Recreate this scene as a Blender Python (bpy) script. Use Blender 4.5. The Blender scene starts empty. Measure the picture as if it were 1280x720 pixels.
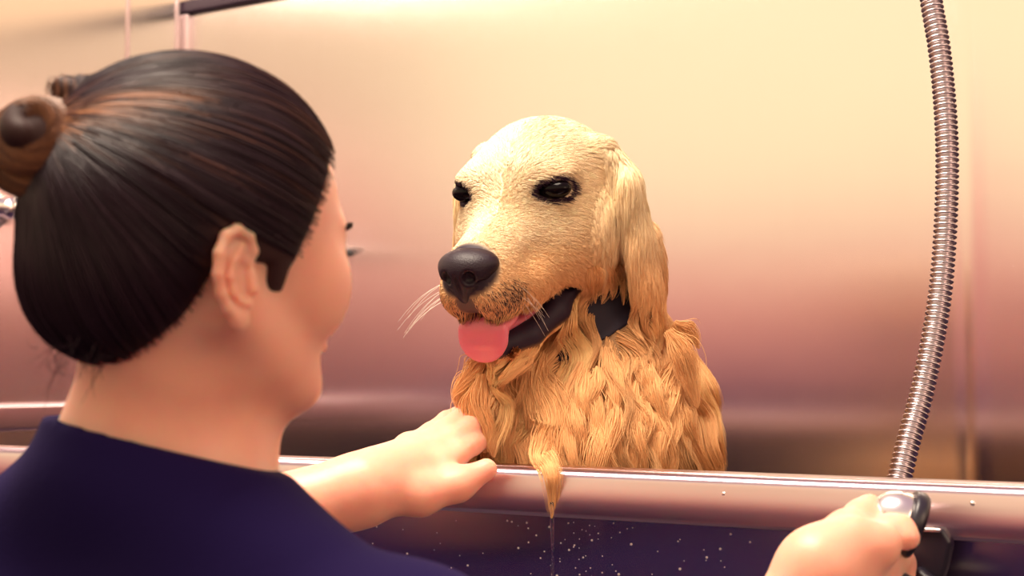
import bpy, math, random
import numpy as np
from mathutils import Vector, Matrix

# ------------------------------------------------------------------ camera
F_PX = 1700.0
EYE = np.array([0.0, 0.0, 1.02])
YAW, PITCH = math.radians(30.2), math.radians(3.8)
fwd = np.array([-math.sin(YAW) * math.cos(PITCH), math.cos(YAW) * math.cos(PITCH), math.sin(PITCH)])
rgt = np.array([math.cos(YAW), math.sin(YAW), 0.0])
upv = np.cross(rgt, fwd)
scene = bpy.context.scene
cam_d = bpy.data.cameras.new('camera')
cam = bpy.data.objects.new('camera', cam_d)
scene.collection.objects.link(cam)
cam_d.sensor_width = 36.0
cam_d.lens = F_PX / 1280 * 36
cam.matrix_world = Matrix(((rgt[0], upv[0], -fwd[0], EYE[0]), (rgt[1], upv[1], -fwd[1], EYE[1]),
                           (rgt[2], upv[2], -fwd[2], EYE[2]), (0, 0, 0, 1)))
cam_d.dof.use_dof = True
cam_d.dof.focus_distance = 1.22
cam_d.dof.aperture_fstop = 7.0
cam_d.clip_start = 0.05
scene.camera = cam
scene.view_settings.view_transform = 'Standard'
scene.view_settings.look = 'None'
scene.view_settings.exposure = 0.0
scene.view_settings.gamma = 1.0
scene.view_settings.use_curve_mapping = False

# ------------------------------------------------------------------ light
world = bpy.data.worlds.new('room_air')
scene.world = world
world.use_nodes = True
wn, wl = world.node_tree.nodes, world.node_tree.links
w_tc = wn.new('ShaderNodeTexCoord'); w_sep = wn.new('ShaderNodeSeparateXYZ'); w_r = wn.new('ShaderNodeValToRGB')
wl.new(w_tc.outputs['Generated'], w_sep.inputs[0])
# the surrounding room: dark below eye level, warm bright walls above it, dimmer overhead; brightest where the back panel mirrors it
w_dot = wn.new('ShaderNodeVectorMath'); w_dot.operation = 'DOT_PRODUCT'; w_dot.inputs[1].default_value = (-0.33, -0.944, 0.0)
wl.new(w_tc.outputs['Generated'], w_dot.inputs[0])
w_az = wn.new('ShaderNodeMapRange'); w_az.interpolation_type = 'SMOOTHSTEP'
for k_, v_ in ((1, 0.86), (2, 0.99), (3, 0.78), (4, 1.35)): w_az.inputs[k_].default_value = v_
wl.new(w_dot.outputs['Value'], w_az.inputs[0])
w_add = wn.new('ShaderNodeMath'); w_add.operation = 'MULTIPLY'
wl.new(w_sep.outputs['Z'], w_add.inputs[0]); wl.new(w_az.outputs[0], w_add.inputs[1])
w_map = wn.new('ShaderNodeMapRange'); w_map.inputs[1].default_value = -0.1; w_map.inputs[2].default_value = 0.9
wl.new(w_add.outputs[0], w_map.inputs[0]); wl.new(w_map.outputs[0], w_r.inputs[0])
w_stops = [(-0.10, (0.020, 0.008, 0.036)), (-0.014, (0.034, 0.014, 0.060)), (0.008, (0.50, 0.18, 0.15)), (0.05, (0.64, 0.23, 0.18)), (0.095, (0.84, 0.39, 0.27)),
           (0.14, (0.98, 0.70, 0.44)), (0.20, (1.10, 0.90, 0.53)), (0.36, (1.12, 0.92, 0.56)), (0.50, (0.50, 0.36, 0.34)), (0.90, (0.32, 0.19, 0.27))]
w_r.color_ramp.elements[0].position = 0
w_r.color_ramp.elements[1].position = 1
for p_, c_ in w_stops[1:-1]: w_r.color_ramp.elements.new(p_ + 0.1)
for e_, (p_, c_) in zip(w_r.color_ramp.elements, w_stops):
    e_.position = p_ + 0.1; e_.color = (*c_, 1)
wl.new(w_r.outputs[0], wn['Background'].inputs[0])
wn['Background'].inputs[1].default_value = 1.42


def area(name, loc, target, sx, sy, power, col):
    d = bpy.data.lights.new(name, 'AREA')
    d.shape = 'RECTANGLE'
    d.size, d.size_y, d.energy, d.color = sx, sy, power, col
    o = bpy.data.objects.new(name, d)
    scene.collection.objects.link(o)
    o.location = loc
    o.rotation_euler = (Vector(target) - Vector(loc)).to_track_quat('-Z', 'Y').to_euler()
    return o


area('fill_light', (2.0, 0.2, 1.9), (-0.3, 0.9, 1.1), 1.0, 0.9, 14, (1.0, 0.62, 0.46))  # added unseen fill that brightens the woman's face and the dog
area('ceiling_lamp', (-0.80, 0.62, 2.55), (-0.68, 1.15, 0.9), 1.1, 0.7, 78, (1.0, 0.84, 0.66))


# ------------------------------------------------------------------ helpers
def P(px, py, d):
    """point seen at pixel (px, py) of the 1280x720 frame, at depth d"""
    return EYE + d * (fwd + (px - 640) / F_PX * rgt - (py - 360) / F_PX * upv)


def CC(x, y, d):
    return EYE + d * fwd + x * rgt + y * upv


def tag(o, label=None, cat=None, group=None, kind=None):
    if label: o['label'] = label
    if cat: o['category'] = cat
    if group: o['group'] = group
    if kind: o['kind'] = kind
    return o


def empty(name, loc):
    o = bpy.data.objects.new(name, None)
    scene.collection.objects.link(o)
    o.location = loc
    o.empty_display_size = 0.05
    return o


def link(name, me, mat, parent=None, smooth=True):
    o = bpy.data.objects.new(name, me)
    scene.collection.objects.link(o)
    if mat: me.materials.append(mat)
    if smooth and len(me.polygons):
        me.polygons.foreach_set('use_smooth', np.ones(len(me.polygons), bool))
    if parent is not None:
        o.parent = parent
        o.matrix_parent_inverse = Matrix.Translation(-Vector(parent.location))
    return o


def np_mesh(name, V, Q, cols=None):
    """V (n,3), Q (m,4|3)"""
    V = np.ascontiguousarray(V, np.float32)
    Q = np.ascontiguousarray(Q, np.int32)
    me = bpy.data.meshes.new(name)
    me.vertices.add(len(V)); me.vertices.foreach_set('co', V.ravel())
    k = Q.shape[1]
    me.loops.add(Q.size); me.loops.foreach_set('vertex_index', Q.ravel())
    me.polygons.add(len(Q)); me.polygons.foreach_set('loop_start', np.arange(0, Q.size, k, dtype=np.int32))
    me.update(calc_edges=True)
    if cols is not None:
        a = me.color_attributes.new('paint', 'FLOAT_COLOR', 'POINT')
        c = np.ones((len(V), 4), np.float32); c[:, :3] = cols
        a.data.foreach_set('color', c.ravel())
    return me


def py_mesh(name, V, F):
    me = bpy.data.meshes.new(name)
    me.from_pydata([tuple(map(float, v)) for v in V], [], F)
    me.update()
    return me


class MB:
    def __init__(s): s.V, s.F = [], []
    def add(s, V, F):
        n = len(s.V); s.V += [tuple(map(float, v)) for v in V]; s.F += [tuple(n + i for i in f) for f in F]
    def box(s, a, b):
        x0, y0, z0 = a; x1, y1, z1 = b
        s.add([(x0, y0, z0), (x1, y0, z0), (x1, y1, z0), (x0, y1, z0), (x0, y0, z1), (x1, y0, z1), (x1, y1, z1), (x0, y1, z1)],
              [(3, 2, 1, 0), (4, 5, 6, 7), (0, 1, 5, 4), (1, 2, 6, 5), (2, 3, 7, 6), (3, 0, 4, 7)])
    def sweep(s, pts, rad, n=16, caps=True):
        """round tube through pts, rad per point"""
        pts = np.array(pts, float); m = len(pts)
        rad = np.broadcast_to(np.array(rad, float), (m,))
        T = np.gradient(pts, axis=0); T /= np.linalg.norm(T, axis=1)[:, None] + 1e-12
        a = np.array([0, 0, 1.0]) if abs(T[0][2]) < .9 else np.array([1.0, 0, 0])
        N = np.cross(T[0], a); N /= np.linalg.norm(N)
        V = []
        for i in range(m):
            N = N - T[i] * N.dot(T[i]); N /= np.linalg.norm(N)
            B = np.cross(T[i], N)
            for k in range(n):
                w = 2 * math.pi * k / n
                V.append(pts[i] + rad[i] * (math.cos(w) * N + math.sin(w) * B))
        Fs = [(i * n + k, i * n + (k + 1) % n, (i + 1) * n + (k + 1) % n, (i + 1) * n + k) for i in range(m - 1) for k in range(n)]
        if caps:
            Fs += [tuple(range(n))[::-1], tuple((m - 1) * n + k for k in range(n))]
        s.add(V, Fs)
    def build(s, name, mat, parent=None, bevel=0, smooth=False, seg=3):
        o = link(name, py_mesh(name, s.V, s.F), mat, parent, smooth)
        if bevel:
            b = o.modifiers.new('bevel', 'BEVEL'); b.width = bevel; b.segments = seg; b.limit_method = 'ANGLE'
            o.data.polygons.foreach_set('use_smooth', np.ones(len(o.data.polygons), bool))
            w = o.modifiers.new('wn', 'WEIGHTED_NORMAL'); w.keep_sharp = False
        return o


# ---- signed distance sculpting ------------------------------------------------
class Frame:
    """local frame: rows of A are world directions of the three local axes, scale in m per unit"""
    def __init__(s, O, A, sc): s.O = np.array(O, float); s.A = np.array(A, float); s.sc = sc
    def pt(s, p): return s.O + s.sc * (np.array(p, float) @ s.A)
    def loc(s, W): return (W - s.O) @ s.A.T / s.sc


def smin(a, b, k):
    if k <= 0: return np.minimum(a, b)
    h = np.clip(0.5 + 0.5 * (b - a) / k, 0, 1)
    return b * (1 - h) + a * h - k * h * (1 - h)


def rotm(ax, deg):
    return np.array(Matrix.Rotation(math.radians(deg), 3, Vector(ax)))


class Sculpt:
    def __init__(s): s.ops = []
    def E(s, fr, c, r, k=0, sub=False, rot=None):
        A = fr.A if rot is None else rot.T @ fr.A
        s.ops.append(('E', fr.pt(c), np.array(r, float) * fr.sc, A, k * fr.sc, sub)); return s
    def C(s, a, b, ra, rb, k=0, sub=False):
        s.ops.append(('C', np.array(a, float), np.array(b, float), ra, rb, k, sub)); return s
    def FC(s, fr, a, b, ra, rb, k=0, sub=False):
        return s.C(fr.pt(a), fr.pt(b), ra * fr.sc, rb * fr.sc, k * fr.sc, sub)
    @staticmethod
    def dist(op, W):
        if op[0] == 'E':
            _, c, r, A, k, sub = op
            L = (W - c) @ A.T.astype(W.dtype)
            k0 = np.sqrt(((L / r) ** 2).sum(-1)); k1 = np.sqrt(((L / r ** 2) ** 2).sum(-1))
            return k0 * (k0 - 1) / np.maximum(k1, 1e-9)
        _, a, b, ra, rb, k, sub = op
        ab = b - a
        t = np.clip(((W - a) @ ab) / max(ab @ ab, 1e-12), 0, 1)
        return np.linalg.norm(W - a - t[..., None] * ab, axis=-1) - (ra + (rb - ra) * t)
    def bounds(s, only_add=True):
        lo, hi = np.full(3, 1e9), np.full(3, -1e9)
        for op in s.ops:
            if only_add and op[5 if op[0] == 'E' else 6]: continue
            l, h = s.obb(op)
            lo, hi = np.minimum(lo, l), np.maximum(hi, h)
        return lo, hi
    @staticmethod
    def obb(op):
        if op[0] == 'E':
            e = np.sqrt(((op[3] * op[2][:, None]) ** 2).sum(0))
            return op[1] - e, op[1] + e
        r = max(op[3], op[4])
        return np.minimum(op[1], op[2]) - r, np.maximum(op[1], op[2]) + r
    def field(s, h, pad=0.02, lo=None, hi=None):
        l, u = s.bounds()
        lo = l - pad if lo is None else lo; hi = u + pad if hi is None else hi
        n = np.ceil((hi - lo) / h).astype(int) + 1
        D = np.full(tuple(n), 0.05, np.float32)
        ax = [np.float32(lo[i]) + np.float32(h) * np.arange(n[i], dtype=np.float32) for i in range(3)]
        for op in s.ops:
            k, sub = (op[4], op[5]) if op[0] == 'E' else (op[5], op[6])
            a, b = s.obb(op)
            m = k + 4 * h + 0.006
            i0 = np.clip(np.floor((a - m - lo) / h).astype(int), 0, n); i1 = np.clip(np.ceil((b + m - lo) / h).astype(int) + 1, 0, n)
            if (i1 <= i0).any(): continue
            sl = tuple(slice(i0[j], i1[j]) for j in range(3))
            G = np.stack(np.meshgrid(*[ax[j][sl[j]] for j in range(3)], indexing='ij'), -1)
            d = s.dist(op, G).astype(np.float32)
            D[sl] = -smin(-D[sl], d, k) if sub else smin(D[sl], d, k)
        return Field(D, lo, h)


class Field:
    def __init__(s, D, lo, h): s.D, s.lo, s.h = D, np.array(lo, float), h
    def sample(s, W):
        n = np.array(s.D.shape)
        g = np.clip((W - s.lo) / s.h, 0, n - 1.001)
        i = g.astype(int); f = g - i
        r = 0
        for dx in (0, 1):
            for dy in (0, 1):
                for dz in (0, 1):
                    w = (f[..., 0] if dx else 1 - f[..., 0]) * (f[..., 1] if dy else 1 - f[..., 1]) * (f[..., 2] if dz else 1 - f[..., 2])
                    r = r + w * s.D[i[..., 0] + dx, i[..., 1] + dy, i[..., 2] + dz]
        return r
    def normal(s, W, e=None):
        e = e or s.h * 1.5
        g = np.stack([s.sample(W + d) - s.sample(W - d) for d in np.eye(3) * e], -1)
        return g / (np.linalg.norm(g, axis=-1, keepdims=True) + 1e-9)
    def grid(s):
        n = s.D.shape
        return np.stack(np.meshgrid(*[s.lo[j] + s.h * np.arange(n[j]) for j in range(3)], indexing='ij'), -1)
    def mesh(s, smooth=2):
        """surface nets"""
        D = s.D; I = D < 0
        n = np.array(D.shape)
        S = np.zeros(tuple(n - 1) + (3,), np.float32); Cn = np.zeros(tuple(n - 1), np.float32)
        for ax in range(3):
            sa = [slice(None)] * 3; sb = [slice(None)] * 3
            sa[ax] = slice(0, -1); sb[ax] = slice(1, None)
            A, B = D[tuple(sa)], D[tuple(sb)]
            X = I[tuple(sa)] != I[tuple(sb)]
            t = np.where(X, A / np.where(X, A - B, 1), 0)
            o = [j for j in range(3) if j != ax]
            for p in (0, 1):
                for q in (0, 1):
                    sl = [slice(None)] * 3
                    sl[o[0]] = slice(p, p + n[o[0]] - 1); sl[o[1]] = slice(q, q + n[o[1]] - 1)
                    x = X[tuple(sl)]; tt = t[tuple(sl)]
                    Cn += x; S[..., ax] += np.where(x, tt, 0)
                    if p: S[..., o[0]] += x
                    if q: S[..., o[1]] += x
        act = Cn > 0
        idx = np.full(act.shape, -1, np.int64); idx[act] = np.arange(act.sum())
        V = np.argwhere(act) + S[act] / Cn[act][:, None]
        V = s.lo + V * s.h
        Q = []
        for ax in range(3):
            sa = [slice(None)] * 3; sb = [slice(None)] * 3
            sa[ax] = slice(0, -1); sb[ax] = slice(1, None)
            o = [(ax + 1) % 3, (ax + 2) % 3]
            A, B = I[tuple(sa)], I[tuple(sb)]
            e = np.argwhere(A != B)
            e = e[(e[:, o[0]] > 0) & (e[:, o[1]] > 0) & (e[:, o[0]] < n[o[0]] - 1) & (e[:, o[1]] < n[o[1]] - 1)]
            inside = A[e[:, 0], e[:, 1], e[:, 2]]
            def c(p, q):
                f = e.copy(); f[:, o[0]] -= p; f[:, o[1]] -= q
                return idx[f[:, 0], f[:, 1], f[:, 2]]
            q = np.stack([c(0, 0), c(1, 0), c(1, 1), c(0, 1)], 1)
            q[~inside] = q[~inside][:, ::-1]
            Q.append(q)
        Q = np.concatenate(Q)
        for _ in range(smooth):
            acc = np.zeros_like(V); cnt = np.zeros(len(V))
            for a in range(4):
                for b in (1, 3):
                    np.add.at(acc, Q[:, a], V[Q[:, (a + b) % 4]]); np.add.at(cnt, Q[:, a], 1)
            V = 0.5 * V + 0.5 * acc / np.maximum(cnt, 1)[:, None]
        return V, Q


def strands_mesh(name, pts, rad, cols, nseg=3):
    """pts (N,M,3), rad (N,M), cols (N,3) or (N,M,3) -> thin closed-section tubes"""
    N, M, _ = pts.shape
    T = np.gradient(pts, axis=1); T /= np.linalg.norm(T, axis=2, keepdims=True) + 1e-12
    a = np.tile(np.array([0.31, 0.17, 0.93]), (N, 1)); a[np.abs(T[:, 0] @ np.array([.31, .17, .93])) > .9] = (1, 0, 0)
    U = np.cross(T, a[:, None, :]); U /= np.linalg.norm(U, axis=2, keepdims=True) + 1e-12
    B = np.cross(T, U)
    ang = 2 * np.pi * np.arange(nseg) / nseg
    V = pts[:, :, None, :] + rad[:, :, None, None] * (np.cos(ang)[None, None, :, None] * U[:, :, None, :] + np.sin(ang)[None, None, :, None] * B[:, :, None, :])
    base = (np.arange(N) * M * nseg)[:, None, None] + (np.arange(M - 1) * nseg)[None, :, None]
    k = np.arange(nseg)[None, None, :]; k2 = (k + 1) % nseg
    Q = np.stack([base + k, base + k2, base + k2 + nseg, base + k + nseg], -1).reshape(-1, 4)
    if cols.ndim == 2: cols = np.repeat(cols[:, None, :], M, 1)
    c = np.repeat(cols[:, :, None, :], nseg, 2).reshape(-1, 3)
    return np_mesh(name, V.reshape(-1, 3), Q, c)


def sample_surface(V, Q, n, rng, weight=None):
    a, b, c, d = (V[Q[:, i]] for i in range(4))
    ar = np.linalg.norm(np.cross(c - a, d - b), axis=1) * .5
    if weight is not None: ar = ar * weight((a + b + c + d) / 4)
    p = ar / ar.sum()
    i = rng.choice(len(Q), n, p=p)
    u, v = rng.random((2, n, 1))
    return (a[i] * (1 - u) + b[i] * u) * (1 - v) + (d[i] * (1 - u) + c[i] * u) * v


ANI = 0.0
# ---- materials ------------------------------------------------------------------
def mat(name, col=(0.8, 0.8, 0.8), rough=0.5, metal=0.0, spec=0.5, sss=0, sssr=(1, .3, .15), attr=None, noise=None,
        bump=None, brushed=None, coat=0, sheen=0, trans=0):
    m = bpy.data.materials.new(name); m.use_nodes = True
    nt = m.node_tree; N, L = nt.nodes, nt.links
    b = N['Principled BSDF']
    b.inputs['Base Color'].default_value = (*col, 1)
    b.inputs['Roughness'].default_value = rough
    b.inputs['Metallic'].default_value = metal
    b.inputs['Specular IOR Level'].default_value = spec
    b.inputs['Coat Weight'].default_value = coat
    b.inputs['Sheen Weight'].default_value = sheen
    b.inputs['Transmission Weight'].default_value = trans
    if sss:
        b.inputs['Subsurface Weight'].default_value = 1.0
        b.inputs['Subsurface Scale'].default_value = sss
        b.inputs['Subsurface Radius'].default_value = sssr
    if brushed:
        b.inputs["Anisotropic"].default_value = .98
        b.inputs['Anisotropic Rotation'].default_value = ANI
        tg = N.new('ShaderNodeTangent'); tg.direction_type = 'RADIAL'; tg.axis = 'Z'
        L.new(tg.outputs[0], b.inputs['Tangent'])
    tc = N.new('ShaderNodeTexCoord')
    colsock = None
    if attr:
        a = N.new('ShaderNodeAttribute'); a.attribute_name = attr
        colsock = a.outputs['Color']
        L.new(colsock, b.inputs['Base Color'])
    if noise:
        sc, c2, lo, hi = noise
        n = N.new('ShaderNodeTexNoise'); n.inputs['Scale'].default_value = sc; n.inputs['Detail'].default_value = 5
        L.new(tc.outputs['Object'], n.inputs['Vector'])
        r = N.new('ShaderNodeMapRange'); r.inputs[1].default_value = lo; r.inputs[2].default_value = hi
        L.new(n.outputs['Fac'], r.inputs[0])
        x = N.new('ShaderNodeMix'); x.data_type = 'RGBA'
        x.inputs[6].default_value = (*col, 1); x.inputs[7].default_value = (*c2, 1)
        if colsock: L.new(colsock, x.inputs[6])
        L.new(r.outputs[0], x.inputs[0]); L.new(x.outputs[2], b.inputs['Base Color'])
    if bump:
        sc, st, di = bump[:3]
        n = N.new('ShaderNodeTexNoise'); n.inputs['Scale'].default_value = sc; n.inputs['Detail'].default_value = 6
        L.new(tc.outputs['Object'], n.inputs['Vector'])
        bp = N.new('ShaderNodeBump'); bp.inputs['Strength'].default_value = st; bp.inputs['Distance'].default_value = di
        L.new(n.outputs['Fac'], bp.inputs['Height']); L.new(bp.outputs[0], b.inputs['Normal'])
    if brushed:
        vec, lo, hi = brushed
        mp = N.new('ShaderNodeMapping'); mp.inputs['Scale'].default_value = vec
        L.new(tc.outputs['Object'], mp.inputs[0])
        n = N.new('ShaderNodeTexNoise'); n.inputs['Scale'].default_value = 1; n.inputs['Detail'].default_value = 4
        L.new(mp.outputs[0], n.inputs['Vector'])
        r = N.new('ShaderNodeMapRange'); r.inputs[1].default_value = .3; r.inputs[2].default_value = .7
        r.inputs[3].default_value = lo; r.inputs[4].default_value = hi
        L.new(n.outputs['Fac'], r.inputs[0]); L.new(r.outputs[0], b.inputs['Roughness'])
        n2 = N.new('ShaderNodeTexNoise'); n2.inputs['Scale'].default_value = 2.2; n2.inputs['Detail'].default_value = 3
        L.new(tc.outputs['Object'], n2.inputs['Vector'])
        bp = N.new('ShaderNodeBump'); bp.inputs['Strength'].default_value = .06; bp.inputs['Distance'].default_value = .01
        L.new(n2.outputs['Fac'], bp.inputs['Height']); L.new(bp.outputs[0], b.inputs['Normal'])
    return m


M_steel = mat('brushed_steel', (0.74, 0.66, 0.66), .2, 1.0, brushed=((60, 60, 1.5), .21, .22))
M_rim = mat('rim_steel', (0.68, 0.52, 0.57), .3, 1.0, brushed=((2, 60, 60), .3, .36))
M_chrome = mat('polished_chrome', (0.85, 0.80, 0.80), .24, 1.0)
M_hose = mat('hose_steel', (0.62, 0.55, 0.58), .28, 1.0)
M_black = mat('black_rubber', (0.012, 0.008, 0.018), .35)
M_paint = mat('cream_paint', (0.80, 0.66, 0.48), .7, noise=(3, (0.72, 0.58, 0.42), .4, .7))
M_dark = mat('dark_trim', (0.03, 0.012, 0.03), .5)
M_reflect_dark = mat('plum_reflect_dark', (0.022, 0.010, 0.040), .8, spec=.03)  # for the unseen sheets added to darken the back panel's reflection
M_floor = mat('floor_vinyl', (0.05, 0.03, 0.07), .5, noise=(12, (0.08, 0.05, 0.1), .4, .6))
M_skin = mat('skin', (0.86, 0.44, 0.32), .42, sss=.012, bump=(160, .08, .002), noise=(30, (0.82, 0.38, 0.28), .5, .75))
M_hair = mat('dark_brown_hair', rough=.42, spec=.26, attr='paint')
M_hairbase = mat('hair_mass', (0.035, 0.014, 0.014), .6, spec=.2)
M_shirt = mat('navy_cotton', (0.010, 0.004, 0.050), .85, spec=.12, bump=(350, .3, .001))
M_trous = mat('dark_denim', (0.01, 0.01, 0.03), .85)
M_shoe = mat('shoe_rubber', (0.03, 0.03, 0.03), .5)
M_dogskin = mat('dog_coat_base', rough=.6, attr='paint', spec=.3)
M_fur = mat('golden_fur', rough=.55, spec=.25, attr='paint')
M_nose = mat('dog_nose_leather', (0.014, 0.005, 0.012), .42, spec=.3, bump=(900, .4, .001))
M_eye = mat('dark_eye', (0.004, 0.002, 0.003), .15, spec=.10)
M_eyew = mat('eye_white', (0.75, 0.7, 0.68), .15)
M_tongue = mat('wet_tongue', (0.74, 0.19, 0.25), .28, sss=.004, bump=(700, .25, .001))
M_lip = mat('black_lip', (0.012, 0.006, 0.012), .25)
M_band = mat('black_band', (0.012, 0.006, 0.02), .7)
M_whisk = mat('white_whisker', (0.8, 0.7, 0.6), .4)
M_water = mat('clear_water', (1, 1, 1), .02, trans=1.0)
M_water.node_tree.nodes['Principled BSDF'].inputs['IOR'].default_value = 1.33

rng = np.random.default_rng(7)

# ------------------------------------------------------------------ the room
RY = 1.025                                  # plane of the tub's front rim
def on_y(px, py, y):                        # the point of pixel (px,py) on the plane y
    r = P(px, py, 1.0) - EYE
    return EYE + r * (y / r[1])
RZ = on_y(700, 587, RY)[2]
WY = 2.0                                   # plane of the back splash
XL = on_y(232, 200, WY)[0]
TOPZ = on_y(231, 19, WY)[2]

b = MB(); b.box((-4.2, -2.6, -.1), (2.4, 2.4, 0)); tag(b.build('floor', M_floor), kind='structure')
b = MB(); b.box((-4.2, 2.3, 0), (2.4, 2.4, 2.7)); tag(b.build('wall_back', M_paint), kind='structure')

# ------------------------------------------------------------------ the dog bath
bath = empty('dog_bath', (-.4, 1.4, 0))
tag(bath, 'raised stainless steel dog grooming bath with tall splash panels around the golden dog', 'dog bath')
TF = RZ - .47
XR = 1.25
# rim: folded profile extruded along X
prof = [(RY + .052, RZ - .004), (RY + .050, RZ)] + \
       [(RY + .010 + .010 * math.cos(a), RZ - .010 + .010 * math.sin(a)) for a in np.linspace(math.pi / 2, math.pi, 7)] + \
       [(RY - .006, RZ - .036)] + [(RY - .006 + .004 - .004 * math.cos(a), RZ - .036 - .004 * math.sin(a)) for a in np.linspace(0, math.pi / 2, 4)][1:] + \
       [(RY + .018, RZ - .040), (RY + .018, RZ - .036), (RY + .052, RZ - .036)]
V = []; xs = (XL - .05, XR)
for x in xs: V += [(x, y, z) for y, z in prof]
n = len(prof)
Fq = [(i, (i + 1) % n, n + (i + 1) % n, n + i) for i in range(n)] + [tuple(range(n))[::-1], tuple(range(n, 2 * n))]
rim = MB(); rim.add(V, Fq)
ro = rim.build('rim', M_rim, bath, smooth=True)
ro.modifiers.new('es', 'EDGE_SPLIT').split_angle = math.radians(50)
b = MB(); b.box((XL, RY + .022, TF - .05), (XR - .02, RY + .034, RZ - .034)); b.build('front_panel', M_steel, bath)
b = MB(); b.box((XL, RY + .034, TF - .02), (XR - .02, WY - .002, TF)); b.build('basin_floor', M_steel, bath)
b = MB(); b.box((XL + .02, RY + .0345, TF + .001), (XR - .04, RY + .040, RZ - .038)); b.build('added_dark_liner', M_reflect_dark, bath, bevel=.001)  # unseen sheet added so the back panel reflects something dark
b = MB(); b.box((XL + .03, RY + .045, TF + .0005), (XR - .05, WY - .03, TF + .004)); b.build('added_dark_mat', M_reflect_dark, bath, bevel=.001)  # also unseen, added to keep the reflected tub interior dark
# back splash: a sheet with a soft vertical fold near its right end
XF = on_y(1212, 300, WY)[0]
cols = [XL, XF - .10, XF - .03, XF - .012, XF, XF + .012, XF + .03, XF + .10, XF + .3, XR]
offs = [0, 0, 0, -.002, -.006, -.002, .0015, .004, .006, .004]
V = []; Fq = []
for x, o in zip(cols, offs): V += [(x, WY + o, TF - .02), (x, WY + o, TOPZ)]
for i in range(len(cols) - 1): Fq.append((2 * i, 2 * i + 2, 2 * i + 3, 2 * i + 1))
o = link('back_splash', py_mesh('back_splash', V, Fq), M_steel, bath)
o.modifiers.new('th', 'SOLIDIFY').thickness = -.006
o.modifiers.new('es', 'EDGE_SPLIT').split_angle = math.radians(40)
b = MB(); b.box((XL - .01, WY - .022, TOPZ - .002), (XR, WY + .015, TOPZ + .022)); b.build('top_trim', M_dark, bath, bevel=.003)
b = MB(); b.box((XL - .01, RY + .03, TF - .02), (XL, WY, TOPZ + .35)); b.build('side_splash', M_steel, bath)
b = MB()
b.box((XL, WY - .018, TF), (XL + .016, WY - .0005, TOPZ - .003)); b.build('corner_bead', M_rim, bath, bevel=.004)
for yy in (WY - .03, WY - .16):
    b = MB(); b.box((XL, yy - .004, RZ + .05), (XL + .003, yy + .004, TOPZ + .34)); b.build('seam_strip', M_rim, bath, bevel=.001)
b = MB(); b.box((XL, RY + .053, RZ - .01), (XL + .06, WY - .02, RZ + .034)); b.build('side_ledge', M_rim, bath, bevel=.006)
for x, y in ((XL + .1, RY + .08), (XR - .12, RY + .08), (XL + .1, WY - .06), (XR - .12, WY - .06)):
    b = MB(); b.box((x - .025, y - .025, 0), (x + .025, y + .025, TF - .019)); b.build('leg', M_steel, bath, bevel=.004)
for px, py in ((905, 618), (1216, 630)):
    c = on_y(px, py, RY)
    b = MB(); b.sweep([c + (0, .001, 0), c + (0, -.0006, 0), c + (0, -.0012, 0)], [.0022, .0022, .0012], 12); b.build('rivet', M_steel, bath, smooth=True)

# ------------------------------------------------------------------ shower hose
ctr = [(1158, -60), (1164, 0), (1174, 60), (1181, 130), (1184, 200), (1182, 280), (1176, 360), (1165, 430), (1150, 500), (1136, 550), (1124, 600), (1112, 650)]
pp = np.array([P(x, y, 1.30 - .012 * i) for i, (x, y) in enumerate(ctr)])
# dense resample (Catmull-Rom)
def catmull(p, m):
    p = np.vstack([2 * p[0] - p[1], p, 2 * p[-1] - p[-2]]); out = []
    for i in range(1, len(p) - 2):
        t = np.linspace(0, 1, m, endpoint=False)[:, None]
        out.append(.5 * (2 * p[i] + (p[i + 1] - p[i - 1]) * t + (2 * p[i - 1] - 5 * p[i] + 4 * p[i + 1] - p[i + 2]) * t ** 2 + (3 * p[i] - p[i - 1] - 3 * p[i + 1] + p[i + 2]) * t ** 3))
    return np.vstack(out + [p[-2][None]])
cl = catmull(pp, 60)
s_ = np.r_[0, np.cumsum(np.linalg.norm(np.diff(cl, axis=0), axis=1))]
K = int(s_[-1] / .00068)
u_ = np.linspace(0, s_[-1], K)
cl = np.stack([np.interp(u_, s_, cl[:, i]) for i in range(3)], 1)
ph = (u_ / .0052) % 1
rad = .0092 + .0014 * np.clip(np.sin(ph * 2 * math.pi) * 1.6, -1, 1)
b = MB(); b.sweep(cl, rad, 20); hose = b.build('shower_hose', M_hose, smooth=True)
tag(hose, 'ribbed grey metal shower hose hanging down in front of the steel back panel', 'hose')

# ------------------------------------------------------------------ tap at the far left
tp = P(-6, 262, 1.0); tp = EYE + (tp - EYE) * (XL + .02 - EYE[0]) / (tp - EYE)[0]
tap = empty('wall_tap', tp)
tag(tap, 'blurred chrome mixer tap at the left edge behind the hair bun', 'tap')
b = MB(); c = np.array([XL, tp[1], tp[2]])
b.sweep([c + (.0, 0, 0), c + (.012, 0, 0), c + (.014, 0, 0)], [.034, .034, .02], 24); b.sweep([c + (.01, 0, 0), c + (.07, 0, 0)], [.018, .018], 20)
b.build('tap_body', M_chrome, tap, smooth=True)
b = MB(); b.sweep([c + (.05, -.06, 0), c + (.05, .0, 0), c + (.05, .075, 0)], [.015, .017, .015], 20); b.build('mixing_bar', M_chrome, tap, smooth=True)
b = MB(); b.sweep([c + (.05, .03, .0), c + (.05, .03, .035), c + (.06, .03, .045), c + (.10, .03, .05)], [.012, .012, .01, .007], 16); b.build('tap_handle', M_chrome, tap, smooth=True)

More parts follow.
